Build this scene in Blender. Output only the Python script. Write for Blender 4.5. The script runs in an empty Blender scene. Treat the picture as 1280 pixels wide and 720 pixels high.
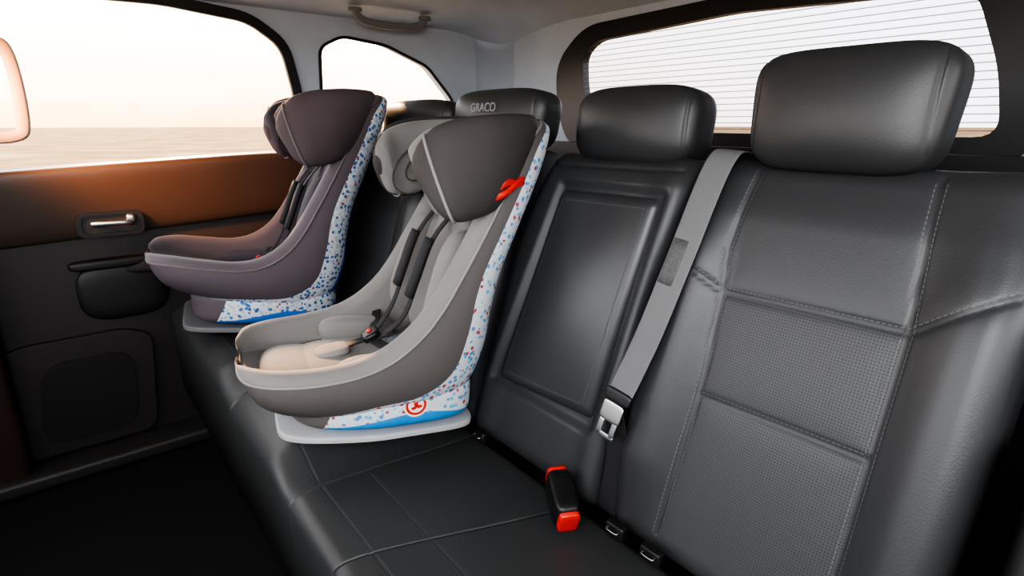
import bpy, bmesh, math, random
import numpy as np
from mathutils import Vector, Matrix, Euler
random.seed(4)
COL = bpy.context.collection
# ------------------------------------------------------------------ materials
def nn(nt, t, **kw):
    n = nt.nodes.new(t)
    for k, v in kw.items():
        setattr(n, k, v)
    return n
def base_mat(name):
    m = bpy.data.materials.new(name); m.use_nodes = True
    nt = m.node_tree; b = nt.nodes['Principled BSDF']
    return m, nt, b
def M(name, col, rough=.5, bump=0.0, scale=200., metal=0., tex='NOISE', var=.12, vscale=6., sheen=0., dist=.002):
    m, nt, b = base_mat(name)
    b.inputs['Roughness'].default_value = rough
    b.inputs['Metallic'].default_value = metal
    if sheen: b.inputs['Sheen Weight'].default_value = sheen
    tc = nn(nt, 'ShaderNodeTexCoord')
    no = nn(nt, 'ShaderNodeTexNoise'); no.inputs['Scale'].default_value = vscale; no.inputs['Detail'].default_value = 4
    nt.links.new(tc.outputs['Object'], no.inputs['Vector'])
    mx = nn(nt, 'ShaderNodeMix', data_type='RGBA')
    mx.inputs[6].default_value = [c*(1-var) for c in col]+[1]
    mx.inputs[7].default_value = [min(1, c*(1+var)) for c in col]+[1]
    nt.links.new(no.outputs['Fac'], mx.inputs[0]); nt.links.new(mx.outputs[2], b.inputs['Base Color'])
    if bump:
        if tex == 'VORONOI':
            t = nn(nt, 'ShaderNodeTexVoronoi'); out = t.outputs['Distance']
        else:
            t = nn(nt, 'ShaderNodeTexNoise'); t.inputs['Detail'].default_value = 3; out = t.outputs['Fac']
        t.inputs['Scale'].default_value = scale
        nt.links.new(tc.outputs['Object'], t.inputs['Vector'])
        bp = nn(nt, 'ShaderNodeBump'); bp.inputs['Strength'].default_value = bump; bp.inputs['Distance'].default_value = dist
        nt.links.new(out, bp.inputs['Height']); nt.links.new(bp.outputs['Normal'], b.inputs['Normal'])
    return m
def perforated(name, col, rough):
    m, nt, b = base_mat(name); b.inputs['Roughness'].default_value = rough
    tc = nn(nt, 'ShaderNodeTexCoord')
    mp = nn(nt, 'ShaderNodeVectorMath', operation='SCALE'); mp.inputs['Scale'].default_value = 210.
    nt.links.new(tc.outputs['Object'], mp.inputs[0])
    sx = nn(nt, 'ShaderNodeSeparateXYZ'); nt.links.new(mp.outputs[0], sx.inputs[0])
    def cell(o):
        f_ = nn(nt, 'ShaderNodeMath', operation='FRACT'); nt.links.new(o, f_.inputs[0])
        s = nn(nt, 'ShaderNodeMath', operation='SUBTRACT'); nt.links.new(f_.outputs[0], s.inputs[0]); s.inputs[1].default_value = .5
        q = nn(nt, 'ShaderNodeMath', operation='POWER'); nt.links.new(s.outputs[0], q.inputs[0]); q.inputs[1].default_value = 2
        return q.outputs[0]
    a = nn(nt, 'ShaderNodeMath', operation='ADD')
    nt.links.new(cell(sx.outputs['X']), a.inputs[0]); nt.links.new(cell(sx.outputs['Z']), a.inputs[1])
    r = nn(nt, 'ShaderNodeMapRange'); nt.links.new(a.outputs[0], r.inputs[0])
    r.inputs[1].default_value = .015; r.inputs[2].default_value = .07; r.inputs[3].default_value = 0; r.inputs[4].default_value = 1
    mx = nn(nt, 'ShaderNodeMix', data_type='RGBA')
    mx.inputs[6].default_value = [c*.25 for c in col]+[1]; mx.inputs[7].default_value = list(col)+[1]
    nt.links.new(r.outputs[0], mx.inputs[0]); nt.links.new(mx.outputs[2], b.inputs['Base Color'])
    bp = nn(nt, 'ShaderNodeBump'); bp.inputs['Strength'].default_value = .25; bp.inputs['Distance'].default_value = .001
    nt.links.new(r.outputs[0], bp.inputs['Height']); nt.links.new(bp.outputs['Normal'], b.inputs['Normal'])
    return m
def pattern_nodes(nt, scale, cols):
    tc = nn(nt, 'ShaderNodeTexCoord')
    v = nn(nt, 'ShaderNodeTexVoronoi'); v.inputs['Scale'].default_value = scale
    nt.links.new(tc.outputs['Object'], v.inputs['Vector'])
    sp = nn(nt, 'ShaderNodeSeparateColor'); nt.links.new(v.outputs['Color'], sp.inputs[0])
    cr_ = nn(nt, 'ShaderNodeValToRGB'); cr_.color_ramp.interpolation = 'CONSTANT'
    els = cr_.color_ramp.elements
    for i, (p_, c) in enumerate(cols):
        e = els[i] if i < 2 else els.new(p_)
        e.position = p_; e.color = list(c)+[1]
    nt.links.new(sp.outputs[0], cr_.inputs[0])
    r = nn(nt, 'ShaderNodeMath', operation='LESS_THAN'); r.inputs[1].default_value = .46
    nt.links.new(v.outputs['Distance'], r.inputs[0])
    mx = nn(nt, 'ShaderNodeMix', data_type='RGBA'); mx.inputs[6].default_value = (.6, .64, .68, 1)
    nt.links.new(cr_.outputs[0], mx.inputs[7]); nt.links.new(r.outputs[0], mx.inputs[0])
    return mx.outputs[2]
def shell_outer(name, side, scale, cols, edge):
    """fabric side, patterned band, blue edging and black back, bounded by smooth lines stored on the mesh"""
    m, nt, b = base_mat(name); b.inputs['Roughness'].default_value = .7
    out = pattern_nodes(nt, scale, cols)
    no = nn(nt, 'ShaderNodeTexNoise'); no.inputs['Scale'].default_value = 500
    tc = nn(nt, 'ShaderNodeTexCoord'); nt.links.new(tc.outputs['Object'], no.inputs['Vector'])
    def at(nm):
        a = nn(nt, 'ShaderNodeAttribute'); a.attribute_name = nm
        g = nn(nt, 'ShaderNodeMath', operation='GREATER_THAN'); g.inputs[1].default_value = 0; nt.links.new(a.outputs['Fac'], g.inputs[0]); return g.outputs[0]
    m1 = nn(nt, 'ShaderNodeMix', data_type='RGBA'); m1.inputs[6].default_value = list(side)+[1]; nt.links.new(out, m1.inputs[7]); nt.links.new(at('zone_a'), m1.inputs[0])
    m2 = nn(nt, 'ShaderNodeMix', data_type='RGBA'); m2.inputs[7].default_value = list(edge)+[1]; nt.links.new(m1.outputs[2], m2.inputs[6]); nt.links.new(at('zone_b'), m2.inputs[0])
    m3 = nn(nt, 'ShaderNodeMix', data_type='RGBA'); m3.inputs[7].default_value = (.01, .01, .011, 1); nt.links.new(m2.outputs[2], m3.inputs[6]); nt.links.new(at('zone_c'), m3.inputs[0])
    nt.links.new(m3.outputs[2], b.inputs['Base Color'])
    bp = nn(nt, 'ShaderNodeBump'); bp.inputs['Strength'].default_value = .2; bp.inputs['Distance'].default_value = .002
    nt.links.new(no.outputs['Fac'], bp.inputs['Height']); nt.links.new(bp.outputs['Normal'], b.inputs['Normal'])
    return m
LEA = M('black_leather', (.034, .035, .036), .43, .08, 420, tex='VORONOI', var=.04)
LEAC = M('black_leather_cushion', (.046, .047, .048), .42, .08, 420, tex='VORONOI', var=.04)
LEA2 = M('black_leather_panel', (.037, .038, .040), .42, .08, 420, tex='VORONOI', var=.04)
PERF = perforated('perforated_leather', (.052, .053, .055), .47)
STI = M('grey_stitching', (.11, .11, .113), .7)
BLK = M('black_plastic', (.010, .010, .011), .4, .1, 300)
WEB = M('grey_webbing', (.14, .14, .143), .7, .3, 500)
WEBD = M('dark_webbing', (.018, .018, .02), .75, .3, 500)
MET = M('brushed_metal', (.6, .6, .6), .3, metal=1.)
RED = M('red_plastic', (.7, .02, .01), .35)
HEAD = M('headliner_fabric', (.50, .555, .62), .9, .15, 350)
PIL = M('pillar_trim', (.43, .48, .54), .8, .1, 300)
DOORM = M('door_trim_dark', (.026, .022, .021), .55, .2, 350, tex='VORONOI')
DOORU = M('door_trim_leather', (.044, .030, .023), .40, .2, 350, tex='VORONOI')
CARP = M('carpet_black', (.003, .003, .004), .95, .5, 250)
# ------------------------------------------------------------------ mesh helpers
def finish(name, verts, faces, mats, midx=None, smooth=True, attrs=None):
    me = bpy.data.meshes.new(name)
    me.from_pydata([tuple(map(float, v)) for v in verts], [], [tuple(map(int, f_)) for f_ in faces])
    for m in (mats if isinstance(mats, (list, tuple)) else [mats]): me.materials.append(m)
    if midx is not None:
        me.polygons.foreach_set('material_index', [int(i) for i in midx])
    if smooth: me.polygons.foreach_set('use_smooth', [True]*len(me.polygons))
    if attrs:
        for k, vals in attrs.items():
            a = me.attributes.new(k, 'FLOAT', 'POINT'); a.data.foreach_set('value', [float(x) for x in vals])
    bm = bmesh.new(); bm.from_mesh(me); bmesh.ops.recalc_face_normals(bm, faces=bm.faces); bm.to_mesh(me); bm.free()
    ob = bpy.data.objects.new(name, me); COL.objects.link(ob)
    return ob
class Geo:
    def __init__(s): s.v = []; s.f = []; s.m = []
    def add(s, v, f_, m=0):
        o = len(s.v); s.v += [tuple(x) for x in v]; s.f += [tuple(i+o for i in q) for q in f_]
        s.m += (list(m) if hasattr(m, '__len__') else [m]*len(f_))
    def build(s, name, mats, smooth=True): return finish(name, s.v, s.f, mats, s.m, smooth)
_pc = {}
def cubegrid(n):
    if n in _pc: return _pc[n]
    idx = {}; vs = []; fs = []
    def g(p):
        k = tuple(round(c, 5) for c in p)
        if k not in idx: idx[k] = len(vs); vs.append(p)
        return idx[k]
    for ax in range(3):
        for sgn in (-1, 1):
            for i in range(n):
                for j in range(n):
                    q = []
                    for (a, b) in ((i, j), (i+1, j), (i+1, j+1), (i, j+1)):
                        p = [0, 0, 0]; p[ax] = sgn
                        p[(ax+1) % 3] = math.sin((2*a/n-1)*math.pi/2*.85)/math.sin(math.pi/2*.85)
                        p[(ax+2) % 3] = math.sin((2*b/n-1)*math.pi/2*.85)/math.sin(math.pi/2*.85)
                        q.append(g(tuple(p)))
                    fs.append(q if sgn > 0 else q[::-1])
    _pc[n] = (np.array(vs, float), fs); return _pc[n]
def pillow(size, k=4., n=12, fn=None):
    v, f_ = cubegrid(n); v = v.copy()
    d = (np.abs(v)**k).sum(1)**(1/k); v = v/d[:, None]
    v = v*np.array(size)/2
    if fn: v = fn(v)
    return v, f_
def xf(v, loc=(0, 0, 0), rot=(0, 0, 0)):
    R = np.array(Euler(rot).to_matrix()); return np.asarray(v)@R.T+np.array(loc)
def sweep(path, half_h, half_t, up=(0, 0, 1), k=3.5, ns=20, closed=False):
    P = np.array(path, float); n = len(P); V = []; F_ = []
    hh = np.broadcast_to(np.array(half_h, float), (n,)); ht = np.broadcast_to(np.array(half_t, float), (n,))
    T = np.gradient(P, axis=0)
    if closed: T = np.roll(P, -1, 0)-np.roll(P, 1, 0)
    T /= np.linalg.norm(T, axis=1)[:, None]
    for i in range(n):
        u = np.array(up[i] if hasattr(up[0], '__len__') else up, float)
        u = u-T[i]*u.dot(T[i]); u /= (np.linalg.norm(u)+1e-9); s = np.cross(T[i], u)
        for j in range(ns):
            a = 2*math.pi*j/ns; c, d = math.cos(a), math.sin(a)
            e = 2/k
            V.append(P[i]+u*hh[i]*math.copysign(abs(c)**e, c)+s*ht[i]*math.copysign(abs(d)**e, d))
    for i in range(n if closed else n-1):
        for j in range(ns):
            a = i*ns+j; b = i*ns+(j+1) % ns; i2 = ((i+1) % n)*ns
            F_.append((a, b, i2+(j+1) % ns, i2+j))
    if not closed:
        F_.append(tuple(range(ns))[::-1]); F_.append(tuple(range((n-1)*ns, n*ns)))
    return np.array(V), F_
def cr(pts, n):
    P = np.array(pts, float); m = len(P); out = []
    for t in np.linspace(0, m-1, n):
        i = min(int(t), m-2); f_ = t-i
        p0 = P[max(i-1, 0)]; p1 = P[i]; p2 = P[i+1]; p3 = P[min(i+2, m-1)]
        out.append(.5*((2*p1)+(-p0+p2)*f_+(2*p0-5*p1+4*p2-p3)*f_**2+(-p0+3*p1-3*p2+p3)*f_**3))
    return np.array(out)
def empty(name, loc, label=None, cat=None, rotz=0, scale=1, group=None):
    e = bpy.data.objects.new(name, None); e.location = loc; e.rotation_euler = (0, 0, rotz); e.scale = (scale,)*3
    e.empty_display_size = .1; COL.objects.link(e)
    if label: e['label'] = label
    if cat: e['category'] = cat
    if group: e['group'] = group
    return e
def part(ob, parent, world=True, label=None):
    if world:
        L = Vector(parent.location)
        q = parent
        while q.parent: q = q.parent; L = L+Vector(q.location)
        ob.data.transform(Matrix.Translation(-L))
    ob.parent = parent
    if label: ob['label'] = label
    return ob
def struct(ob, label, cat):
    ob['kind'] = 'structure'; ob['label'] = label; ob['category'] = cat; return ob
# ------------------------------------------------------------------ upholstery height fields
def segd(x, y, pl):
    d = np.full(x.shape, 9.)
    for (a, b) in zip(pl[:-1], pl[1:]):
        ax, ay = a; bx, by = b; dx, dy = bx-ax, by-ay; L = dx*dx+dy*dy+1e-12
        t = np.clip(((x-ax)*dx+(y-ay)*dy)/L, 0, 1)
        d = np.minimum(d, np.hypot(x-ax-t*dx, y-ay-t*dy))
    return d
def upholstery(name, mp, nrm, xl, xr, v0, v1, seams, extra, mats, region, nx=90, nv=110, R=.05, T=.12,
               puff=.012, groove=.008, stitch=(), Ru=None, gw=.004, pw=.035):
    nrm = np.array(nrm, float); nrm /= np.linalg.norm(nrm); Ru = Ru or R
    def H(x, v):
        a = xl(v); b = xr(v); eu = np.minimum(x-a, b-x); ev = np.minimum(v-v0, v1-v)
        qx = np.clip(1-eu/Ru, 0, 1); qv = np.clip(1-ev/R, 0, 1)
        h = -Ru*(1-np.sqrt(np.clip(1-qx*qx, 0, 1)))*.95-R*(1-np.sqrt(np.clip(1-qv*qv, 0, 1)))*.95
        h = np.maximum(h, -max(R, Ru)*1.2)
        if seams:
            d = np.min([segd(x, v, s) for s in seams], axis=0)
            h = h+puff*(1-np.exp(-d/pw))-groove*np.exp(-(d/gw)**2)
        return h+extra(x, v)
    def cl(n):
        t = np.linspace(0, 1, n); return t-.06*np.sin(2*math.pi*t)
    U, V = np.meshgrid(cl(nx), cl(nv), indexing='ij')
    VV = v0+(v1-v0)*V; XX = xl(VV)+(xr(VV)-xl(VV))*U
    h = H(XX, VV); P = mp(XX, VV)+h[..., None]*nrm
    verts = P.reshape(-1, 3).tolist(); faces = []; mi = []
    reg = region(XX, VV) if region else np.zeros(XX.shape, int)
    for i in range(nx-1):
        for j in range(nv-1):
            faces.append((i*nv+j, (i+1)*nv+j, (i+1)*nv+j+1, i*nv+j+1)); mi.append(int(reg[i, j]))
    loop = [i*nv for i in range(nx)]+[(nx-1)*nv+j for j in range(1, nv)]+[i*nv+nv-1 for i in range(nx-2, -1, -1)]+[j for j in range(nv-2, 0, -1)]
    o = len(verts)
    for q in loop: verts.append((np.array(verts[q])-nrm*T).tolist())
    n = len(loop)
    for i in range(n):
        faces.append((loop[i], loop[(i+1) % n], o+(i+1) % n, o+i)); mi.append(0)
    faces.append(tuple(range(o, o+n))); mi.append(0)
    if stitch:
        mi_s = len(mats)-1
        for s, off in stitch:
            s = np.array(s, float)
            for a, b in zip(s[:-1], s[1:]):
                L = np.hypot(*(b-a)); t = (b-a)/L; nn_ = np.array([-t[1], t[0]])
                for k in range(int(L/.008)):
                    c0 = a+t*(k*.008+.001)+nn_*off; c1 = c0+t*.0055
                    q = []
                    for c, sg in ((c0, -1), (c1, -1), (c1, 1), (c0, 1)):
                        w = c+nn_*sg*.0008
                        xx = np.array(w[0]); vv = np.array(w[1])
                        q.append((mp(xx, vv)+(H(xx, vv)+.0010)*nrm).reshape(3).tolist())
                    o = len(verts); verts += q; faces.append((o, o+1, o+2, o+3)); mi.append(mi_s)
    return finish(name, verts, faces, mats, mi)
def back_map(x, z):
    x = np.asarray(x, float); z = np.asarray(z, float)
    return np.stack([x, .76+.32*(z-.42), z+0*x], -1)
BN = (0, -.952, .305)
def cush_map(zc):
    def f_(x, y):
        x = np.asarray(x, float); y = np.asarray(y, float)
        return np.stack([x, y+0*x, zc-.05*(y-.3)+0*x], -1)
    return f_
def const(c): return lambda v: c+0*v
def sm(x, a, b): t = np.clip((x-a)/(b-a), 0, 1); return t*t*(3-2*t)
def headrest_mesh(name, c, size, k=4.0, tilt=-.12, taper=.05):
    def fn(v):
        x, y, z = v[:, 0].copy(), v[:, 1].copy(), v[:, 2].copy()
        sx = size[0]/2; sz = size[2]/2
        y += -.018*(1-(x/sx)**2)*(y < 0)*(1-(z/sz)**2)
        x *= 1+taper*(z/sz)
        g = np.exp(-((np.abs(x)-sx*.88)/.003)**2)*.003
        y += g*(y < 0)
        return np.stack([x, y, z], 1)
    v, f_ = pillow(size, k, 44, fn)
    v = xf(v, c, (tilt, 0, 0))
    return finish(name, v, f_, [LEA])
# ================================================================== REAR SEATS
seat_label = ["black leather rear seat with perforated inserts and large headrest",
              "black leather middle rear seat with fold-down armrest panel",
              "black leather rear seat carrying the grey child seat",
              "black leather rear seat beside the sunlit door with child seat"]
def outer_seat(parent, xc, hw, nx=120, nv=150):
    sg = lambda pts: [(xc+a*hw/.265, z) for a, z in pts]
    lv = sg([(-.145, .47), (-.137, .76), (-.145, .925), (-.155, 1.0), (-.145, 1.15)])
    rv = sg([(.145, .47), (.145, .76), (.145, .928), (.125, 1.15)])
    h1 = sg([(-.145, .925), (.145, .928)]); h2 = sg([(-.139, .738), (.145, .742)])
    wl = sg([(-.245, .97), (-.145, .925)]); wr = sg([(.145, .928), (.25, 1.0)])
    seams = [lv, rv, h1, h2, wl, wr]
    s = hw/.265
    def extra(x, z):
        a = np.abs(x-xc)/s
        return .030*sm(a, .13, .21)*sm(z, .45, .6)*(1-.7*sm(z, .95, 1.1))-.02*sm(z, 1.05, 1.17)
    def region(x, z):
        a = (x-xc)/s; return np.where((np.abs(a) < .141) & (z < .92) & (np.abs(z-.74) > .006), 1, 0)
    xl = lambda z: xc-hw*(1+.02*sm(z, .5, .8)-.06*sm(z, 1.0, 1.17)); xr = lambda z: xc+hw*(1+.02*sm(z, .5, .8)-.06*sm(z, 1.0, 1.17))
    st = [(lv, -.007), (lv, .007), (rv, .007), (rv, -.007), (h1, .007), (h2, .007), (wl, .007), (wr, .007)]
    ob = upholstery('backrest', back_map, BN, xl, xr, .43, 1.17, seams, extra, [LEA2, PERF, STI], region, nx, nv, R=.045, T=.11, puff=.0035, groove=.0045, gw=.003, pw=.02, stitch=st)
    return part(ob, parent)
def cushion(parent, xlf, xrf, zc, y0=.275, y1=.80, seams=None, nx=80, nv=100, T=.26, lift=.010, side=None):
    ex = lambda x, y: (lift(x) if callable(lift) else lift)*sm(y, .27, .36)*(1-sm(y, .36, .75))+(side(x) if side else 0*x)
    ob = upholstery('seat_cushion', cush_map(zc), (0, 0, 1), xlf, xrf, y0, y1, seams or [], ex,
                    [LEAC, PERF, STI], None, nx, nv, R=.034, T=T, puff=.0, groove=.003, gw=.0025, Ru=.0025, stitch=[(s, .005) for s in (seams or [])]+[(s, -.005) for s in (seams or [])])
    part(ob, parent)
def seat_base(parent, x0, x1):
    g = Geo(); v, f_ = pillow((x1-x0, .44, .26), 8, 10); g.add(xf(v, ((x0+x1)/2, .56, .07)), f_)
    part(g.build('seat_base', [BLK]), parent)
s1 = empty('rear_seat', (-.37, .55, -.06), seat_label[0], 'car seat', group='rear bench seats')
outer_seat(s1, -.375, .268)
part(headrest_mesh('headrest', (-.402, 1.035, 1.238), (.298, .115, .198), 4.7), s1)
div = lambda y: -.745-.28*(.78-y)
cushion(s1, div, const(-.02), .42, seams=[[(-.865, .35), (-.1, .35)], [(-.835, .46), (-.12, .46)]])
seat_base(s1, -.80, -.04)
g = Geo(); v, f_ = pillow((.15, .20, .50), 7, 10); g.add(xf(v, (.015, .87, .60), (-.3, 0, 0)), f_)
part(g.build('side_cover', [BLK]), s1)
# --- seat 2
s2 = empty('rear_seat', (-.885, .55, -.06), seat_label[1], 'car seat', group='rear bench seats')
aq = [(-1.0, 1.07), (-.705, 1.075), (-.735, .60), (-1.065, .585)]
def extra2(x, z):
    t = (1.07-z)/.48; l = -1.0-.07*t; r = -.70-.035*t
    inside = sm(x, l-.022, l+.006)*(1-sm(x, r-.006, r+.022))*sm(z, .565, .592)*(1-sm(z, 1.072, 1.098))
    return -.012*inside+.010*sm(np.abs(x+.885), .12, .2)-.02*sm(z, 1.09, 1.17)
ob = upholstery('backrest', back_map, BN, lambda z: -1.125+.05*sm(z, .9, 1.15)+0*z, lambda z: -.685+.03*sm(z, .8, 1.1), .43, 1.165,
    [[(-1.06, 1.125), (-.68, 1.13)]], extra2, [LEA2, PERF, STI], None, 120, 150, R=.045, T=.11, puff=.005, groove=.004)
part(ob, s2)
def arm_map(u, w):
    u = np.asarray(u, float); w = np.asarray(w, float)
    x = (aq[3][0]*(1-u)+aq[2][0]*u)*(1-w)+(aq[0][0]*(1-u)+aq[1][0]*u)*w
    z = (aq[3][1]*(1-u)+aq[2][1]*u)*(1-w)+(aq[0][1]*(1-u)+aq[1][1]*u)*w
    return back_map(x, z)
AW, AH = .31, .48
ob = upholstery('armrest', lambda a, b: arm_map(np.asarray(a)/AW, np.asarray(b)/AH), BN, const(.001), const(AW-.001), .001, AH-.001, [],
    lambda x, z: .010+.014*np.sin(np.clip(x/AW, 0, 1)*math.pi)*np.sin(np.clip(z/AH, 0, 1)*math.pi), [M('armrest_leather', (.038, .039, .041), .34, .07, 420, tex='VORONOI', var=.05), PERF, STI], None, 70, 90, R=.024, T=.03,
    stitch=[([(.028, .028), (AW-.028, .028), (AW-.028, AH-.028), (.028, AH-.028), (.028, .028)], 0.)])
part(ob, s2)
part(headrest_mesh('headrest', (-.850, 1.065, 1.213), (.345, .12, .175), 3.8, taper=.02), s2)
cushion(s2, const(-1.13), lambda y: div(y)-.001, .42, seams=[[(-1.125, .35), (-.869, .35)], [(-1.125, .46), (-.84, .46)]])
seat_base(s2, -1.13, -.82)
s3 = empty('rear_seat', (-1.37, .55, -.06), seat_label[2], 'car seat', group='rear bench seats')
outer_seat(s3, -1.375, .238, nx=80, nv=90)
part(headrest_mesh('headrest', (-1.355, 1.065, 1.228), (.42, .12, .175), 3.8), s3)
cushion(s3, const(-1.62), const(-1.131), .42, lift=lambda x: .010+.026*sm(-x, 1.13, 1.32), side=lambda x: .032*sm(-x, 1.13, 1.28), seams=[[(-1.61, .35), (-1.14, .35)]])
seat_base(s3, -1.62, -1.136)
s4 = empty('rear_seat', (-2.0, .55, -.06), seat_label[3], 'car seat', group='rear bench seats')
outer_seat(s4, -1.93, .30, nx=80, nv=90)
part(headrest_mesh('headrest', (-1.83, 1.07, 1.215), (.46, .13, .17), 3.8), s4)
cushion(s4, const(-2.53), const(-1.624), .455, T=.3, lift=lambda x: .030+0*x, side=lambda x: .040*sm(-x, 1.62, 1.8), seams=[[(-2.5, .35), (-1.64, .35)]])
seat_base(s4, -2.53, -1.626)
cu = bpy.data.curves.new('lettering', 'FONT'); cu.body = 'GRACO'; cu.size = .034; cu.extrude = .0008; cu.align_x = 'CENTER'
to = bpy.data.objects.new('lettering', cu); COL.objects.link(to)
bpy.context.view_layer.update()
me = bpy.data.meshes.new_from_object(to); bpy.data.objects.remove(to)
me.transform(Matrix.Translation((-1.345, .980, 1.254))@Euler((math.pi/2-.12, 0, 0)).to_matrix().to_4x4())
lo = bpy.data.objects.new('lettering', me); COL.objects.link(lo); me.materials.clear(); me.materials.append(M('lettering_silver', (.22, .22, .22), .5))
part(lo, s3, label='silver lettering on the headrest')
# ================================================================== SEAT BELT
belt = empty('seat_belt', (-.62, .9, .6), 'grey seat belt hanging over the backrest with metal tongue', 'seat belt')
bpth = cr([(-.575, 1.13, 1.13), (-.58, 1.03, 1.168), (-.583, .965, 1.15), (-.600, .893, .98), (-.618, .836, .83), (-.640, .788, .71)], 40)
v, f_ = sweep(bpth, .029, .0015, up=(1, 0, -.05), k=6, ns=16)
part(finish('webbing', v, f_, [WEB]), belt)
pth = cr([(-.645, .775, .69), (-.648, .80, .60), (-.655, .80, .50), (-.66, .79, .43)], 20)
v, f_ = sweep(pth, .026, .002, up=(1, 0, 0), k=6, ns=16)
part(finish('lower_webbing', v, f_, [WEBD]), belt)
v, f_ = sweep(bpth[22:27]+np.array([-.010, -.0025, 0]), .016, .001, up=(1, 0, -.05), k=6, ns=12)
part(finish('belt_label', v, f_, [M('belt_label_print', (.09, .09, .09), .7, var=.7, vscale=260)]), belt, label='dark printed label sewn on webbing')
g = Geo()
v, f_ = pillow((.064, .010, .026), 5, 8); g.add(xf(v, (-.640, .784, .708), (-.3, .1, 0)), f_, 1)
v, f_ = pillow((.050, .0035, .040), 6, 6); g.add(xf(v, (-.643, .771, .678), (-.3, .1, 0)), f_, 0)
for dx in (-.016, .016):
    v, f_ = pillow((.012, .0035, .034), 6, 4); g.add(xf(v, (-.647+dx, .763, .646), (-.3, .1, 0)), f_, 0)
v, f_ = pillow((.042, .0035, .010), 6, 4); g.add(xf(v, (-.648, .759, .630), (-.3, .1, 0)), f_, 0)
part(g.build('tongue', [MET, BLK]), belt, label='metal belt tongue')
P1 = Vector((-.757, .735, .487)); P2 = Vector((-.672, .690, .447)); mid = (P1+P2)/2
e = empty('seat_belt_buckle', mid, 'black double ended seat belt buckle with red release buttons', 'buckle')
ax = (P2-P1).normalized(); rt = ax.to_track_quat('Z', 'Y').to_matrix(); Rm = np.array(rt)
bl = (P2-P1).length
def lp_(v): return np.asarray(v)@Rm.T
g = Geo(); v, f_ = pillow((.054, .070, bl), 5, 12, lambda v: np.stack([v[:, 0], v[:, 1]*(1+.12*np.abs(v[:, 2])/(bl/2)), v[:, 2]], 1)); g.add(lp_(v), f_)
v, f_ = sweep(cr([(0, .0, -.01), (.0, .03, -.04), (.0, .06, -.06)], 10), .015, .006, up=(1, 0, 0), k=4, ns=12); g.add(v, f_)
part(g.build('buckle_body', [BLK]), e, world=False)
for s in (-1, 1):
    v, f_ = pillow((.044, .060, .018), 5, 8); part(finish('release_button', lp_(v+np.array([0, 0, s*bl*.49])), f_, [RED]), e, world=False, label='red release button')
for i, (x, y, z) in enumerate([(-1.05, .745, .445), (-.585, .735, .46), (-.50, .735, .46)]):
    e = empty('isofix_anchor', (x, y, z), 'small child seat anchor bracket in the seat crease', 'anchor', group='child seat anchors')
    g = Geo(); v, f_ = pillow((.045, .02, .03), 6, 6); g.add(v, f_)
    part(g.build('cover', [BLK]), e, world=False)
    p2 = [(-.012, -.008, .004), (-.012, -.016, .004), (.012, -.016, .004), (.012, -.008, .004)]
    v, f_ = sweep(cr(p2, 12), .0012, .0012, k=2, ns=8)
    part(finish('loop', v, f_, [MET]), e, world=False, label='metal loop')
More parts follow.
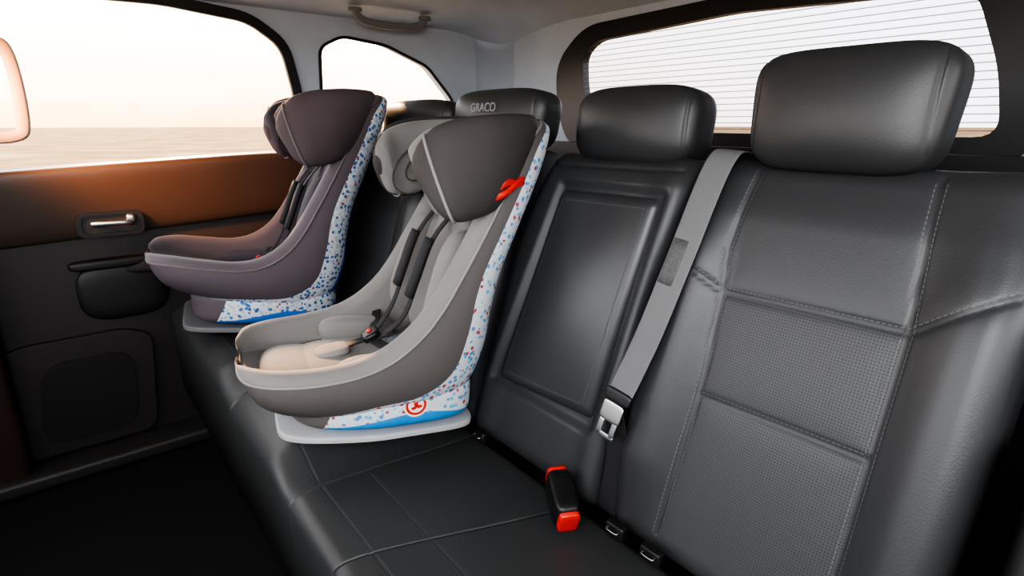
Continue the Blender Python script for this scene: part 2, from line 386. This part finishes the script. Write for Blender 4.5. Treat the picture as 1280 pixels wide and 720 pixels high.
# ================================================================== CHILD SEATS
def child_seat(loc, rotz, sc, label, C, toe=0.):
    e = empty('child_seat', loc, label, 'child car seat', rotz=rotz, scale=sc, group='child seats on the rear bench')
    # stations: back surface (f,w), rim (f,w), half width
    S = [(.322, .178, .332, .204, .030), (.320, .154, .334, .208, .085), (.308, .130, .326, .210, .130), (.282, .105, .304, .211, .170), (.225, .085, .256, .209, .203),
         (.13, .070, .178, .207, .222), (.02, .062, .100, .214, .230), (-.08, .058, .036, .236, .234), (-.165, .090, -.024, .278, .235),
         (-.210, .18, -.070, .330, .235), (-.228, .275, -.110, .390, .234), (-.250, .36, -.148, .450, .232), (-.290, .45, -.190, .520, .228), (-.337, .55, -.234, .597, .222),
         (-.367, .62, -.270, .660, .212), (-.388, .680, -.320, .700, .18), (-.392, .700, -.34, .712, .13)]
    S = [(a, b+toe*sm(np.array(a), -.05, .3), c, d+toe*sm(np.array(c), -.05, .3), w) for a, b, c, d, w in S]
    A = cr(S, 80)
    V = []; F_ = []; mi = []; no, ni, nr = 30, 22, 6; za = []; zb = []; zc = []
    for i, (ff, w, qf, qw, W) in enumerate(A):
        H = math.hypot(qf-ff, qw-w); nf = (qf-ff)/H; nw = (qw-w)/H
        pts = []
        t = min(.060, W*.40); t2 = min(.055, H*.5)
        hb = H-min(.022, H*.3)
        fi = np.array(float(i))
        b1 = 11-6.8*float(sm(fi, 14, 30))-2.9*float(sm(fi, 30, 54)); b2 = 8.2+4*float(1-sm(fi, 18, 32)); b3 = b2+2.6
        for j in range(no+1):
            ph = math.pi*j/no; c = math.cos(ph); s = abs(math.sin(ph))
            a = W*math.copysign(abs(c)**.38, c); h = hb*(1-s**.55)
            a *= 1-.05*(1-h/H)
            a += .010*math.sin(math.pi*min(1, h/H))*math.copysign(1, c)*abs(c)*min(1, W/.15)
            pts.append((a, h)); r = min(j, no-j)
            za.append(r-b1); zb.append(r-b2); zc.append(r-b3)
        for j in range(1, nr+1):
            an = math.pi*j/(nr+1); pts.append((-W+t/2-t/2*math.cos(an), hb+t*.42*math.sin(an)))
        for j in range(ni+1):
            ph = math.pi*(1-j/ni); c = math.cos(ph); s = abs(math.sin(ph))
            a = (W-t)*math.copysign(abs(c)**.5, c); h = t2+(hb-t2)*(1-s**.6)
            pts.append((a, h))
        for j in range(1, nr+1):
            an = math.pi*j/(nr+1); pts.append((W-t/2-t/2*math.cos(an), hb+t*.42*math.sin(an)))
        for k_ in range(len(pts)-no-1): za.append(-5); zb.append(-5); zc.append(-5)
        for a, h in pts: V.append((a, -(ff+nf*h), w+nw*h))
    n = no+1+nr+ni+1+nr
    for i in range(len(A)-1):
        for j in range(n):
            a = i*n+j; b = i*n+(j+1) % n; F_.append((a, b, b+n, a+n))
            if j < no: m = 0
            elif j <= no+nr or j > no+nr+ni+1: m = 1
            else:
                jj = j-no-nr-1; m = 2 if 4 < jj < ni-5 else 1
            mi.append(m)
    F_.append(tuple(range(n))); mi.append(0); F_.append(tuple(range((len(A)-1)*n, len(A)*n))); mi.append(0)
    part(finish('shell', V, F_, [C['outer'], C['rim'], C['inner']], mi, attrs={'zone_a': za, 'zone_b': zb, 'zone_c': zc}), e, world=False)
    Vn = np.array(V).reshape(len(A), n, 3)
    for col in (0, no):
        pp = Vn[3:-2, col]+np.array([.001 if col == 0 else -.001, 0, 0])
        v, f_ = sweep(pp, .0035, .0035, up=(1, 0, 0), k=2, ns=8)
        part(finish('piping', v, f_, [C['pipe']]), e, world=False)
    g = Geo()
    v, f_ = pillow((.27, .26, .07), 3, 14); g.add(xf(v, (0, -.09, .130), (-.10, 0, 0)), f_)
    v, f_ = pillow((.25, .15, .06), 2.8, 12); g.add(xf(v, (0, -.215, .142+toe*.6), (-.10, 0, 0)), f_)
    part(g.build('seat_pad', [C['pad']]), e, world=False)
    g = Geo()
    v, f_ = pillow((.27, .08, .38), 3, 16); g.add(xf(v, (0, .165, .35), (-.35, 0, 0)), f_)
    for s in (-1, 1):
        v, f_ = pillow((.07, .12, .28), 2.8, 10); g.add(xf(v, (s*.140, .140, .33), (-.38, 0, s*.3)), f_)
        v, f_ = pillow((.07, .20, .07), 2.8, 10); g.add(xf(v, (s*.145, -.04, .165), (-.1, 0, s*.1)), f_)
    part(g.build('back_pad', [C['pad']]), e, world=False)
    # headrest
    path = cr([(-.198, .060, 0), (-.226, .12, 0), (-.224, .21, 0), (-.180, .285, 0), (-.08, .315, 0), (.08, .315, 0), (.180, .285, 0), (.224, .21, 0), (.226, .12, 0), (.198, .060, 0)], 72)
    NP = 72; t = np.linspace(-1, 1, NP); tip = np.sqrt(np.clip(1-(np.abs(t))**4.5, 0.010, 1))
    hh = (.082+.066*np.abs(t)**2)*tip; ht = (.024+.022*np.abs(t))*np.sqrt(np.clip(1-(np.abs(t))**10, 0.012, 1))
    path[:, 2] += .642-.070*np.abs(t)**2
    v, f_ = sweep(path, hh, ht, up=(0, .42, 1), k=2.15, ns=30)
    wing = finish('headrest', v, f_, [C['wing']]); part(wing, e, world=False)
    R_ = v.reshape(NP, 30, 3)
    for q in (5, NP-6):
        c = R_[q].mean(0); pp = c+(R_[q]-c)*1.01
        v2, f2 = sweep(pp, .0035, .0035, up=(.1, 1, .2), k=2, ns=8, closed=True)
        ob = finish('piping', v2, f2, [C['pipe']]); ob.parent = wing
    path2 = path.copy(); path2[:, 0] *= .83; path2[:, 1] = .290+(path2[:, 1]-.315)*.93
    v, f_ = sweep(path2[3:-3], (hh*.90)[3:-3], (ht*.8)[3:-3], up=(0, .42, 1), k=2.4, ns=26)
    pd = finish('head_pad', v, f_, [C['pad']]); pd.parent = wing
    v, f_ = pillow((.21, .07, .17), 2.6, 12); ob = finish('head_cushion', xf(v, (0, .245, .590), (-.40, 0, 0)), f_, [C['rim']]); ob.parent = wing
    for q in (.62, .30):
        pp = [(-.150, .150+.100*q*math.cos(a)+.42*.10*q*math.sin(a), .585+.105*q*math.sin(a)) for a in np.linspace(0, 2*math.pi, 30)]
        v, f_ = sweep(pp, .0025, .0025, up=(1, 0, 0), k=2, ns=6)
        ob = finish('quilting', v, f_, [C['pipe2']]); ob.parent = wing
    # harness
    g = Geo()
    for s in (-1, 1):
        pth = cr([(s*.060, .20, .52), (s*.060, .125, .44), (s*.060, .080, .34), (s*.055, .04, .25), (s*.02, -.02, .19)], 24)
        v, f_ = sweep(pth, .013, .002, up=(1, 0, 0), k=6, ns=12); g.add(v, f_)
        v, f_ = sweep(pth[6:15]+np.array([0, -.008, .002]), .020, .008, up=(1, 0, 0), k=4, ns=12); g.add(v, f_)
        pth = cr([(s*.17, .02, .20), (s*.10, .0, .187), (s*.02, -.03, .19)], 12)
        v, f_ = sweep(pth, .002, .012, up=(0, -.3, 1), k=6, ns=12); g.add(v, f_)
    v, f_ = sweep(cr([(0, -.03, .19), (0, -.08, .180), (0, -.12, .165)], 10), .014, .003, up=(1, 0, 0), k=6, ns=12); g.add(v, f_)
    har = g.build('harness', [WEBD]); part(har, e, world=False)
    v, f_ = pillow((.05, .045, .022), 4, 8); bk = finish('harness_buckle', xf(v, (0, -.03, .196), (.4, 0, 0)), f_, [BLK]); bk.parent = har
    v, f_ = pillow((.016, .014, .008), 4, 6); bt = finish('release_button', xf(v, (0, -.034, .207), (.4, 0, 0)), f_, [RED]); part(bt, e, world=False)
    v, f_ = pillow((.075, .085, .022), 3, 8); part(finish('crotch_pad', xf(v, (0, -.125, .170), (.1, 0, 0)), f_, [C['light']]), e, world=False)
    # base (wedge that follows the bench)
    def basef(v):
        y = v[:, 1]; k_ = 1-.30*np.clip((-y)/.24, 0, 1)**1.5
        return np.stack([v[:, 0]*k_, y, v[:, 2]], 1)
    g = Geo(); v, f_ = pillow((.425, .44, .018), 9, 18, basef); g.add(xf(v, (0, -.05, .028), (-.08, 0, 0)), f_)
    part(g.build('base_plate', [C['base']]), e, world=False, label='pale grey plastic base')
    v, f_ = pillow((.430, .42, .11), 5, 26, basef); v = xf(v, (0, -.03, .088), (-.08, 0, 0))
    za = []; zb = []
    for p_ in v:
        z = p_[2]-.020+.08*p_[1]; y = p_[1]
        zl = y-(-.17+.5*(z-.04)); za.append(zl); zb.append(min((.044+.013*math.sin(y*16+1.2))-z, zl))
    part(finish('base_body', v, f_, [C['outer']], None, attrs={'zone_a': za, 'zone_b': zb, 'zone_c': [-1]*len(v)}), e, world=False)
    if C['guide']:
        for s in (-1, 1):
            g = Geo()
            tt = np.linspace(0, 1, 26)
            pp = np.stack([s*(.222+.026*np.sin(tt*math.pi)), .150+.130*tt, .538+.040*tt+.004*np.sin(tt*9)], 1)
            v, f_ = sweep(pp, .009+.003*np.sin(tt*7), .005, k=3, ns=12); g.add(v, f_)
            pp = np.stack([s*(.230+.018*np.sin(tt*math.pi)), .175+.080*tt, .556+.026*tt-.006*np.sin(tt*7)], 1)
            v, f_ = sweep(pp, .007+.002*np.cos(tt*8), .005, k=3, ns=12); g.add(v, f_)
            part(g.build('belt_guide', [C['guide']]), e, world=False, label='red belt strap tucked under headrest')
    if C['stick']:
        g = Geo(); n_ = 28; X0, Y0, Z0 = .2172, .020, .095
        for r0, r1, m in ((0, .018, 1), (.018, .024, 0), (0.024, .028, 1)):
            vv = []; ff = []
            for i in range(n_):
                a = 2*math.pi*i/n_
                vv.append((X0, Y0+r0*math.cos(a), Z0+r0*math.sin(a))); vv.append((X0, Y0+r1*math.cos(a), Z0+r1*math.sin(a)))
            for i in range(n_):
                j = (i+1) % n_; ff.append((2*i, 2*i+1, 2*j+1, 2*j))
            g.add(vv, ff, m)
        for cy_, cz_, ry, rz in ((0, .004, .005, .010), (.007, -.004, .007, .004), (-.006, -.006, .006, .004)):
            vv = [(X0+.0006, Y0+cy_+ry*math.cos(a), Z0+cz_+rz*math.sin(a)) for a in np.linspace(0, 2*math.pi, 13)[:-1]]
            g.add(vv, [tuple(range(12))], 0)
        part(g.build('warning_sticker', [RED, M('white_sticker', (.8, .8, .8), .5)], smooth=False), e, world=False, label='round red and white sticker')
    return e
colsA = [(0, (.65, .68, .7)), (.25, (.08, .28, .55)), (.42, (.6, .65, .68)), (.58, (.45, .08, .10)), (.70, (.5, .6, .68)), (.82, (.12, .42, .68))]
colsB = [(0, (.45, .47, .53)), (.3, (.05, .18, .45)), (.5, (.45, .47, .53)), (.65, (.35, .10, .14)), (.75, (.04, .12, .30))]
CA = dict(outer=shell_outer('taupe_shell', (.105, .094, .090), 95, colsA, (.02, .26, .62)), rim=M('rim_fabric', (.20, .188, .180), .75, .3, 500, sheen=.2),
          inner=M('inner_fabric', (.14, .132, .127), .8, .3, 500, sheen=.2), pad=M('pad_fabric', (.20, .190, .182), .8, .3, 400, sheen=.2),
          wing=M('charcoal_fabric', (.058, .051, .049), .75, .3, 500), light=M('light_pad', (.24, .23, .22), .8, .2, 400), pipe=M('pale_piping', (.26, .245, .235), .7), pipe2=M('quilt_seam', (.08, .075, .07), .7),
          base=M('pale_plastic', (.42, .42, .43), .4), guide=RED, stick=True)
CB = dict(outer=shell_outer('plum_shell', (.092, .072, .084), 90, colsB, (.02, .16, .55)), rim=M('plum_rim_fabric', (.115, .092, .104), .8, .3, 500, sheen=.2),
          inner=M('plum_inner_fabric', (.060, .052, .064), .8, .3, 500), pad=M('plum_pad_fabric', (.072, .060, .074), .8, .3, 400),
          wing=M('plum_wing_fabric', (.088, .064, .070), .8, .3, 500), light=M('plum_light_pad', (.08, .065, .07), .8, .2, 400), pipe=M('plum_piping', (.15, .12, .125), .7), pipe2=M('plum_quilt_seam', (.03, .02, .025), .7),
          base=M('grey_plastic', (.16, .16, .165), .4), guide=None, stick=False)
child_seat((-1.300, .610, .480), math.radians(-14), 1.06, 'taupe and grey child seat with winged headrest and pale base', CA)
child_seat((-2.14, .575, .518), math.radians(-11), 1.13, 'plum coloured child seat with blue pattern beside the sunlit door', CB, toe=.06)
# ================================================================== SHELL OF THE CAR
def plate(name, outer, holes, tomap, mat, thick):
    bm = bmesh.new(); es = []
    for lp in [outer]+holes:
        vs = [bm.verts.new(tomap(*p_)) for p_ in lp]
        for i in range(len(vs)): es.append(bm.edges.new((vs[i], vs[(i+1) % len(vs)])))
    bmesh.ops.triangle_fill(bm, use_beauty=True, edges=es)
    r = bmesh.ops.extrude_face_region(bm, geom=bm.faces[:])
    bmesh.ops.translate(bm, vec=thick, verts=[x for x in r['geom'] if isinstance(x, bmesh.types.BMVert)])
    bmesh.ops.recalc_face_normals(bm, faces=bm.faces)
    me = bpy.data.meshes.new(name); bm.to_mesh(me); bm.free(); me.materials.append(mat)
    ob = bpy.data.objects.new(name, me); COL.objects.link(ob); return ob
def rounded(pts, r=.04, n=5):
    out = []; m = len(pts)
    for i in range(m):
        a, b, c = [np.array(pts[(i+k) % m], float) for k in (-1, 0, 1)]
        u = (a-b)/np.linalg.norm(a-b); w = (c-b)/np.linalg.norm(c-b)
        rr = min(r, np.linalg.norm(a-b)*.45, np.linalg.norm(c-b)*.45)
        for k in range(n+1):
            t = k/n; out.append(tuple((1-t)**2*(b+u*rr)+2*t*(1-t)*b+t*t*(b+w*rr)))
    return out
def offset(poly, d):
    out = []; m = len(poly)
    A_ = sum(poly[i][0]*poly[(i+1) % m][1]-poly[(i+1) % m][0]*poly[i][1] for i in range(m))
    sg = 1 if A_ > 0 else -1
    for i in range(m):
        a = np.array(poly[i-1]); b = np.array(poly[(i+1) % m]); t = b-a; t = t/(np.linalg.norm(t)+1e-9)
        out.append((poly[i][0]+sg*t[1]*d, poly[i][1]-sg*t[0]*d))
    return out
XD = -2.6
left = lambda y, z: (XD, y, z)
doorglass = rounded([(-.75, 1.05), (.86, 1.112), (.875, 1.34), (.84, 1.53), (.72, 1.612), (.42, 1.642), (-.03, 1.632), (-.75, 1.60)], .05)
quarter = rounded([(1.00, 1.15), (1.02, 1.54), (1.12, 1.59), (1.33, 1.570), (1.55, 1.49), (1.69, 1.34), (1.74, 1.17)], .035)
wl = plate('wall_left', [(-.99, -.1), (2.06, -.1), (2.06, 1.70), (-.99, 1.70)], [offset(doorglass, .03), offset(quarter, .012)], left, PIL, (-.06, 0, 0))
struct(wl, 'grey trimmed side of the car body with window openings', 'wall')
fr = plate('trim_1', offset(doorglass, .040), [doorglass], left, BLK, (.022, 0, 0)); struct(fr, 'black frame around the door window', 'trim')
fr = plate('trim_2', offset(quarter, .013), [quarter], left, BLK, (.008, 0, 0)); struct(fr, 'thin black frame around the quarter window', 'trim')
def glass(name, fac=.06):
    m = bpy.data.materials.new(name); m.use_nodes = True; nt = m.node_tree; nt.nodes.remove(nt.nodes['Principled BSDF'])
    o = nt.nodes['Material Output']; tr = nn(nt, 'ShaderNodeBsdfTransparent'); gl = nn(nt, 'ShaderNodeBsdfGlossy'); gl.inputs['Roughness'].default_value = .05
    mx = nn(nt, 'ShaderNodeMixShader'); mx.inputs[0].default_value = fac
    nt.links.new(tr.outputs[0], mx.inputs[1]); nt.links.new(gl.outputs[0], mx.inputs[2]); nt.links.new(mx.outputs[0], o.inputs['Surface'])
    return m
GL = glass('clear_glass', .03)
def rear_glass():
    m = bpy.data.materials.new('heated_glass'); m.use_nodes = True; nt = m.node_tree; nt.nodes.remove(nt.nodes['Principled BSDF'])
    o = nt.nodes['Material Output']; tr = nn(nt, 'ShaderNodeBsdfTransparent'); df = nn(nt, 'ShaderNodeBsdfDiffuse'); df.inputs[0].default_value = (.35, .35, .36, 1)
    tr.inputs[0].default_value = (.62, .62, .64, 1)
    tc = nn(nt, 'ShaderNodeTexCoord'); sp = nn(nt, 'ShaderNodeSeparateXYZ'); nt.links.new(tc.outputs['Object'], sp.inputs[0])
    mu = nn(nt, 'ShaderNodeMath', operation='MULTIPLY'); mu.inputs[1].default_value = 45.; nt.links.new(sp.outputs['Z'], mu.inputs[0])
    fr_ = nn(nt, 'ShaderNodeMath', operation='FRACT'); nt.links.new(mu.outputs[0], fr_.inputs[0])
    lt = nn(nt, 'ShaderNodeMath', operation='LESS_THAN'); lt.inputs[1].default_value = .16; nt.links.new(fr_.outputs[0], lt.inputs[0])
    m2 = nn(nt, 'ShaderNodeMath', operation='MULTIPLY'); m2.inputs[1].default_value = .6; nt.links.new(lt.outputs[0], m2.inputs[0])
    mx = nn(nt, 'ShaderNodeMixShader'); nt.links.new(m2.outputs[0], mx.inputs[0])
    nt.links.new(tr.outputs[0], mx.inputs[1]); nt.links.new(df.outputs[0], mx.inputs[2]); nt.links.new(mx.outputs[0], o.inputs['Surface'])
    return m
w = plate('window_1', offset(doorglass, .02), [], lambda y, z: (XD-.03, y, z), GL, (-.004, 0, 0)); struct(w, 'clear door window with bright desert view', 'window')
w = plate('window_2', offset(quarter, .01), [], lambda y, z: (XD-.03, y, z), GL, (-.004, 0, 0)); struct(w, 'small clear quarter window', 'window')
rear = lambda x, z: (x, 2.0+.0*z, z)
rg = rounded([(-1.86, 1.19), (-.385, 1.185), (-.42, 1.36), (-.505, 1.565), (-1.2, 1.60), (-1.86, 1.575), (-1.94, 1.52), (-1.93, 1.38)], .06)
frame_out = rounded([(-2.02, 1.12), (-.30, 1.12), (-.33, 1.38), (-.44, 1.64), (-1.2, 1.66), (-1.94, 1.645), (-2.12, 1.50), (-2.10, 1.28)], .10, 8)
wr_ = plate('wall_back', [(-2.66, -.1), (.96, -.1), (.96, 1.74), (-2.66, 1.74)], [offset(frame_out, -.02)], rear, PIL, (0, .05, 0)); struct(wr_, 'grey trimmed rear end of the car interior', 'wall')
fr = plate('trim_3', frame_out, [rg], lambda x, z: (x, 1.985, z), BLK, (0, .04, 0)); struct(fr, 'wide black frame around the rear window', 'trim')
w = plate('window_3', offset(rg, .01), [], lambda x, z: (x, 2.005, z), rear_glass(), (0, .003, 0)); struct(w, 'rear window with fine heating lines', 'window')
lowt = plate('trim_4', [(-2.58, -.08), (.88, -.08), (.88, 1.14), (-2.58, 1.14)], [], lambda x, z: (x, 1.9, z), BLK, (0, .07, 0)); struct(lowt, 'black lower tailgate lining', 'trim')
wr2 = plate('wall_right', [(-.99, -.1), (2.06, -.1), (2.06, 1.76), (-.99, 1.76)], [rounded([(-.85, 1.05), (1.6, 1.1), (1.4, 1.62), (-.85, 1.62)], .08)], lambda y, z: (.9, y, z), BLK, (.06, 0, 0)); struct(wr2, 'dark trimmed side of the car body', 'wall')
wf = plate('wall_front', [(-2.66, -.1), (.96, -.1), (.96, 1.85), (-2.66, 1.85)], [rounded([(-2.4, 1.0), (.7, 1.0), (.6, 1.66), (-2.3, 1.66)], .08)], lambda x, z: (x, -.99, z), BLK, (0, -.05, 0)); struct(wf, 'dark front bulkhead with windscreen opening', 'wall')
nx, ny = 60, 50; V = []; F_ = []
for i in range(nx+1):
    for j in range(ny+1):
        x = -2.62+(.95+2.62)*i/nx; y = -.99+3.03*j/ny
        z = 1.765-.095*(1-min(1, (x+2.62)/.6))**1.8-.10*(1-min(1, (2.04-y)/.4))**2.2
        V.append((x, y, z))
for i in range(nx):
    for j in range(ny): a = i*(ny+1)+j; F_.append((a, a+1, a+ny+2, a+ny+1))
n0 = len(V); V += [(x, y, 1.85) for (x, y, z) in V]; F_ += [tuple(q+n0 for q in f_[::-1]) for f_ in F_]
ce = finish('ceiling', V, F_, [HEAD]); struct(ce, 'light grey fabric headliner', 'ceiling')
fl = plate('floor', [(-2.66, -1.04), (.96, -1.04), (.96, 2.06), (-2.66, 2.06)], [], lambda x, y: (x, y, -.06), CARP, (0, 0, -.04)); struct(fl, 'black carpeted car floor', 'floor')
# rounded vertical lining where the side meets the tailgate
cpth = [(-2.60+.16*(1-math.cos(a)), 2.00-.16*(1-math.sin(a)), 0) for a in np.linspace(0, math.pi/2, 12)]
V = []; F_ = []
for (x, y, _) in cpth:
    V += [(x, y, -.06), (x, y, 1.72)]
n1 = len(V); V += [(-2.60, 2.0, -.06), (-2.60, 2.0, 1.72)]
for i in range(11): a = 2*i; F_.append((a, a+1, a+3, a+2)); F_.append((a+1, n1+1, a+3)); F_.append((a, a+2, n1))
cl_ = finish('trim_7', V, F_, [PIL]); struct(cl_, 'rounded grey rear corner pillar lining', 'trim')
# ---- door
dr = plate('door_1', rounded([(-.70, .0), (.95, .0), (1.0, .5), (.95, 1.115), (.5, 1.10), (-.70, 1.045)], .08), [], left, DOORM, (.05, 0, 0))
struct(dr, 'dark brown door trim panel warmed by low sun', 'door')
m_ = dr.modifiers.new('b', 'BEVEL'); m_.width = .012; m_.segments = 3; m_.limit_method = 'ANGLE'
def doorpart(name, g_or, mats, label):
    ob = g_or.build(name, mats) if isinstance(g_or, Geo) else g_or
    ob.parent = dr; ob['label'] = label; return ob
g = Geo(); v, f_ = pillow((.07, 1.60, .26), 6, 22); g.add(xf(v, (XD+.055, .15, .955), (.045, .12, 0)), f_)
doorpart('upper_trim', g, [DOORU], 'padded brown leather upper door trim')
g = Geo(); v, f_ = pillow((.08, 1.3, .08), 4, 22); g.add(xf(v, (XD+.06, .80, .71), (.02, 0, 0)), f_)
doorpart('armrest', g, [DOORM], 'dark padded door armrest')
g = Geo(); v, f_ = pillow((.05, .29, .22), 3.2, 14); g.add(xf(v, (XD+.055, .14, .61)), f_)
v, f_ = pillow((.06, .31, .04), 4, 10); g.add(xf(v, (XD+.06, .14, .72)), f_)
doorpart('pull_cup', g, [M('pull_cup_plastic', (.014, .012, .012), .5)], 'black recessed door pull')
hd = empty('door_handle', (0, 0, 0)); hd.parent = dr; hd['label'] = 'chrome inner door handle in dark recess'
fb = plate('bezel', rounded([(.035, .825), (.24, .825), (.24, .915), (.035, .915)], .03), [rounded([(.05, .838), (.225, .838), (.225, .902), (.05, .902)], .025)], lambda y, z: (XD+.088, y, z), BLK, (.012, 0, 0)); fb.parent = hd
fb = plate('recess', rounded([(.045, .83), (.23, .83), (.23, .91), (.045, .91)], .03), [], lambda y, z: (XD+.088, y, z), DOORM, (.003, 0, 0)); fb.parent = hd
v, f_ = sweep(cr([(XD+.10, .08, .872), (XD+.112, .11, .874), (XD+.112, .18, .872), (XD+.102, .205, .867)], 20), .010, .006, k=3, ns=12)
fb = finish('lever', v, f_, [MET]); fb.parent = hd
v, f_ = pillow((.02, .03, .035), 3, 8); fb = finish('lock_tab', xf(v, (XD+.105, .20, .885)), f_, [MET]); fb.parent = hd
pk = rounded([(-.30, .02), (.16, .02), (.20, .42), (.12, .46), (-.20, .46), (-.30, .42)], .06)
ob = plate('speaker_panel', pk, [], lambda y, z: (XD+.05, y, z), DOORM, (.03, 0, 0)); ob.parent = dr
m_ = ob.modifiers.new('b', 'BEVEL'); m_.width = .01; m_.segments = 3; m_.limit_method = 'ANGLE'
sp_ = plate('speaker_grille', rounded([(-.20, .06), (.10, .06), (.13, .38), (-.16, .38)], .09, 8), [], lambda y, z: (XD+.08, y, z), M('grille', (.015, .013, .012), .7, .6, 900), (.006, 0, 0)); sp_.parent = dr
g2 = Geo(); v, f_ = pillow((.16, 2.2, .06), 5, 14); g2.add(xf(v, (XD+.12, .1, -.02)), f_)
struct(g2.build('trim_5', [M('sill_plastic', (.03, .028, .027), .5)]), 'dark plastic door sill cover', 'trim')
g3 = Geo(); v, f_ = pillow((.14, .22, 1.25), 6, 14); g3.add(xf(v, (XD+.10, -.345, .48)), f_)
struct(g3.build('trim_6', [M('pillar_brown', (.03, .014, .010), .5)]), 'dark reddish door pillar lining', 'trim')
def grab(loc, rot, L=.26, mat=None, label=''):
    e = empty('grab_handle', loc, label, 'grab handle'); e.rotation_euler = rot
    pth = cr([(-L/2, 0, 0), (-L/2+.015, 0, -.028), (-L/2+.06, 0, -.045), (0, 0, -.05), (L/2-.06, 0, -.045), (L/2-.015, 0, -.028), (L/2, 0, 0)], 36)
    v, f_ = sweep(pth, .013, .016, up=(0, 1, 0), k=3, ns=14); part(finish('grip', v, f_, [mat]), e, world=False)
    for s in (-1, 1):
        v, f_ = pillow((.055, .045, .02), 3.5, 8); part(finish('mount', xf(v, (s*L/2, 0, 0)), f_, [mat]), e, world=False)
HM = M('handle_grey', (.18, .18, .185), .6)
grab((-2.46, 1.30, 1.690), (.15, 0, math.pi/2), .34, HM, 'grey folding ceiling grab handle above the quarter window')
grab((-.80, 1.35, 1.762), (0, 0, 0), .26, HM, 'grey folding ceiling grab handle near the rear window')
e = empty('grab_handle', (XD+.13, -.115, 1.33), 'pale grey loop shaped grab handle beside the door window', 'grab handle')
lp = [(0, -.10, .13), (0, .03, .14), (0, .075, .10), (0, .075, -.10), (0, .04, -.15), (0, -.10, -.15)]
v, f_ = sweep(cr(lp, 40), .014, .018, up=(1, 0, 0), k=3, ns=14)
part(finish('loop', v, f_, [M('loop_grey', (.25, .22, .20), .5)]), e, world=False)
v, f_ = pillow((.10, .05, .36), 4, 10); part(finish('mount', xf(v, (-.06, -.11, 0)), f_, [BLK]), e, world=False)
# ---- ground outside
gm, nt, b = base_mat('desert_ground'); b.inputs['Roughness'].default_value = 1; b.inputs['Specular IOR Level'].default_value = 0
tc = nn(nt, 'ShaderNodeTexCoord'); no = nn(nt, 'ShaderNodeTexNoise'); no.inputs['Scale'].default_value = .25; no.inputs['Detail'].default_value = 8
nt.links.new(tc.outputs['Object'], no.inputs[0]); rp = nn(nt, 'ShaderNodeValToRGB'); rp.color_ramp.elements[0].position = .35; rp.color_ramp.elements[1].position = .7
rp.color_ramp.elements[0].color = (.19, .125, .065, 1); rp.color_ramp.elements[1].color = (.32, .23, .135, 1)
nt.links.new(no.outputs['Fac'], rp.inputs[0]); nt.links.new(rp.outputs[0], b.inputs['Base Color'])
gd = plate('ground', [(-400, -400), (400, -400), (400, 400), (-400, 400)], [], lambda x, y: (x, y, -.6), gm, (0, 0, -.1)); struct(gd, 'pale desert ground stretching to the horizon', 'ground')
# ================================================================== LIGHT
W = bpy.data.worlds.new('w'); bpy.context.scene.world = W; W.use_nodes = True; nt = W.node_tree; bg = nt.nodes['Background']
tc = nn(nt, 'ShaderNodeTexCoord'); dp = nn(nt, 'ShaderNodeVectorMath', operation='DOT_PRODUCT'); dp.inputs[1].default_value = (-1, 0, 0)
nt.links.new(tc.outputs['Generated'], dp.inputs[0])
mr = nn(nt, 'ShaderNodeMapRange'); mr.inputs[1].default_value = .35; mr.inputs[2].default_value = .95; nt.links.new(dp.outputs['Value'], mr.inputs[0])
sx = nn(nt, 'ShaderNodeSeparateXYZ'); nt.links.new(tc.outputs['Generated'], sx.inputs[0])
mz = nn(nt, 'ShaderNodeMapRange'); mz.inputs[1].default_value = .19; mz.inputs[2].default_value = 0.0; nt.links.new(sx.outputs['Z'], mz.inputs[0])
ml = nn(nt, 'ShaderNodeMath', operation='MULTIPLY'); nt.links.new(mr.outputs[0], ml.inputs[0]); nt.links.new(mz.outputs[0], ml.inputs[1])
mx = nn(nt, 'ShaderNodeMix', data_type='RGBA'); mx.inputs[6].default_value = (.97, .98, 1, 1); mx.inputs[7].default_value = (.95, .44, .17, 1)
nt.links.new(ml.outputs[0], mx.inputs[0]); nt.links.new(mx.outputs[2], bg.inputs[0]); bg.inputs[1].default_value = 6.5
sd = bpy.data.lights.new('sun', 'SUN'); sd.energy = 9; sd.color = (1, .58, .28); sd.angle = .03
so = bpy.data.objects.new('sun', sd); COL.objects.link(so); so.rotation_euler = Vector((-.85, .12, .34)).to_track_quat('Z', 'Y').to_euler()
def area(loc, tgt, size, en, col):
    l = bpy.data.lights.new('fill_lamp', 'AREA'); l.size = size; l.energy = en; l.color = col
    o = bpy.data.objects.new('fill_lamp', l); COL.objects.link(o); o.location = loc
    o.rotation_euler = (Vector(tgt)-Vector(loc)).to_track_quat('-Z', 'Y').to_euler(); return o
area((.25, -.35, 1.68), (-.8, .8, .8), .8, 28, (.98, .99, 1))  # added soft fill near the front ceiling to brighten the seatbacks, no real fitting
l = bpy.data.lights.new('door_glow_spot', 'SPOT'); l.energy = 520; l.color = (1, .36, .09); l.spot_size = math.radians(40); l.spot_blend = 1; l.shadow_soft_size = .10  # added orange spot imitating the low sun's glow on the door top
o = bpy.data.objects.new('door_glow_spot', l); COL.objects.link(o); o.location = (-2.10, -.50, 1.56)
o.rotation_euler = (Vector((-2.62, .34, 1.08))-o.location).to_track_quat('-Z', 'Y').to_euler()
try:
    bpy.context.scene.view_settings.view_transform = 'AgX'; bpy.context.scene.view_settings.look = 'AgX - High Contrast'
except Exception as ex: print(ex)
# ================================================================== CAMERA
cd = bpy.data.cameras.new('camera'); co = bpy.data.objects.new('camera', cd); COL.objects.link(co)
co.location = (0, 0, 1.22); cd.lens = 700/1280*36; cd.clip_start = .02
pt = math.atan(205/700); al = math.atan(590/math.hypot(700, 205))
co.rotation_euler = (math.pi/2-pt, 0, math.atan2(math.cos(al), math.sin(al)))
bpy.context.scene.camera = co
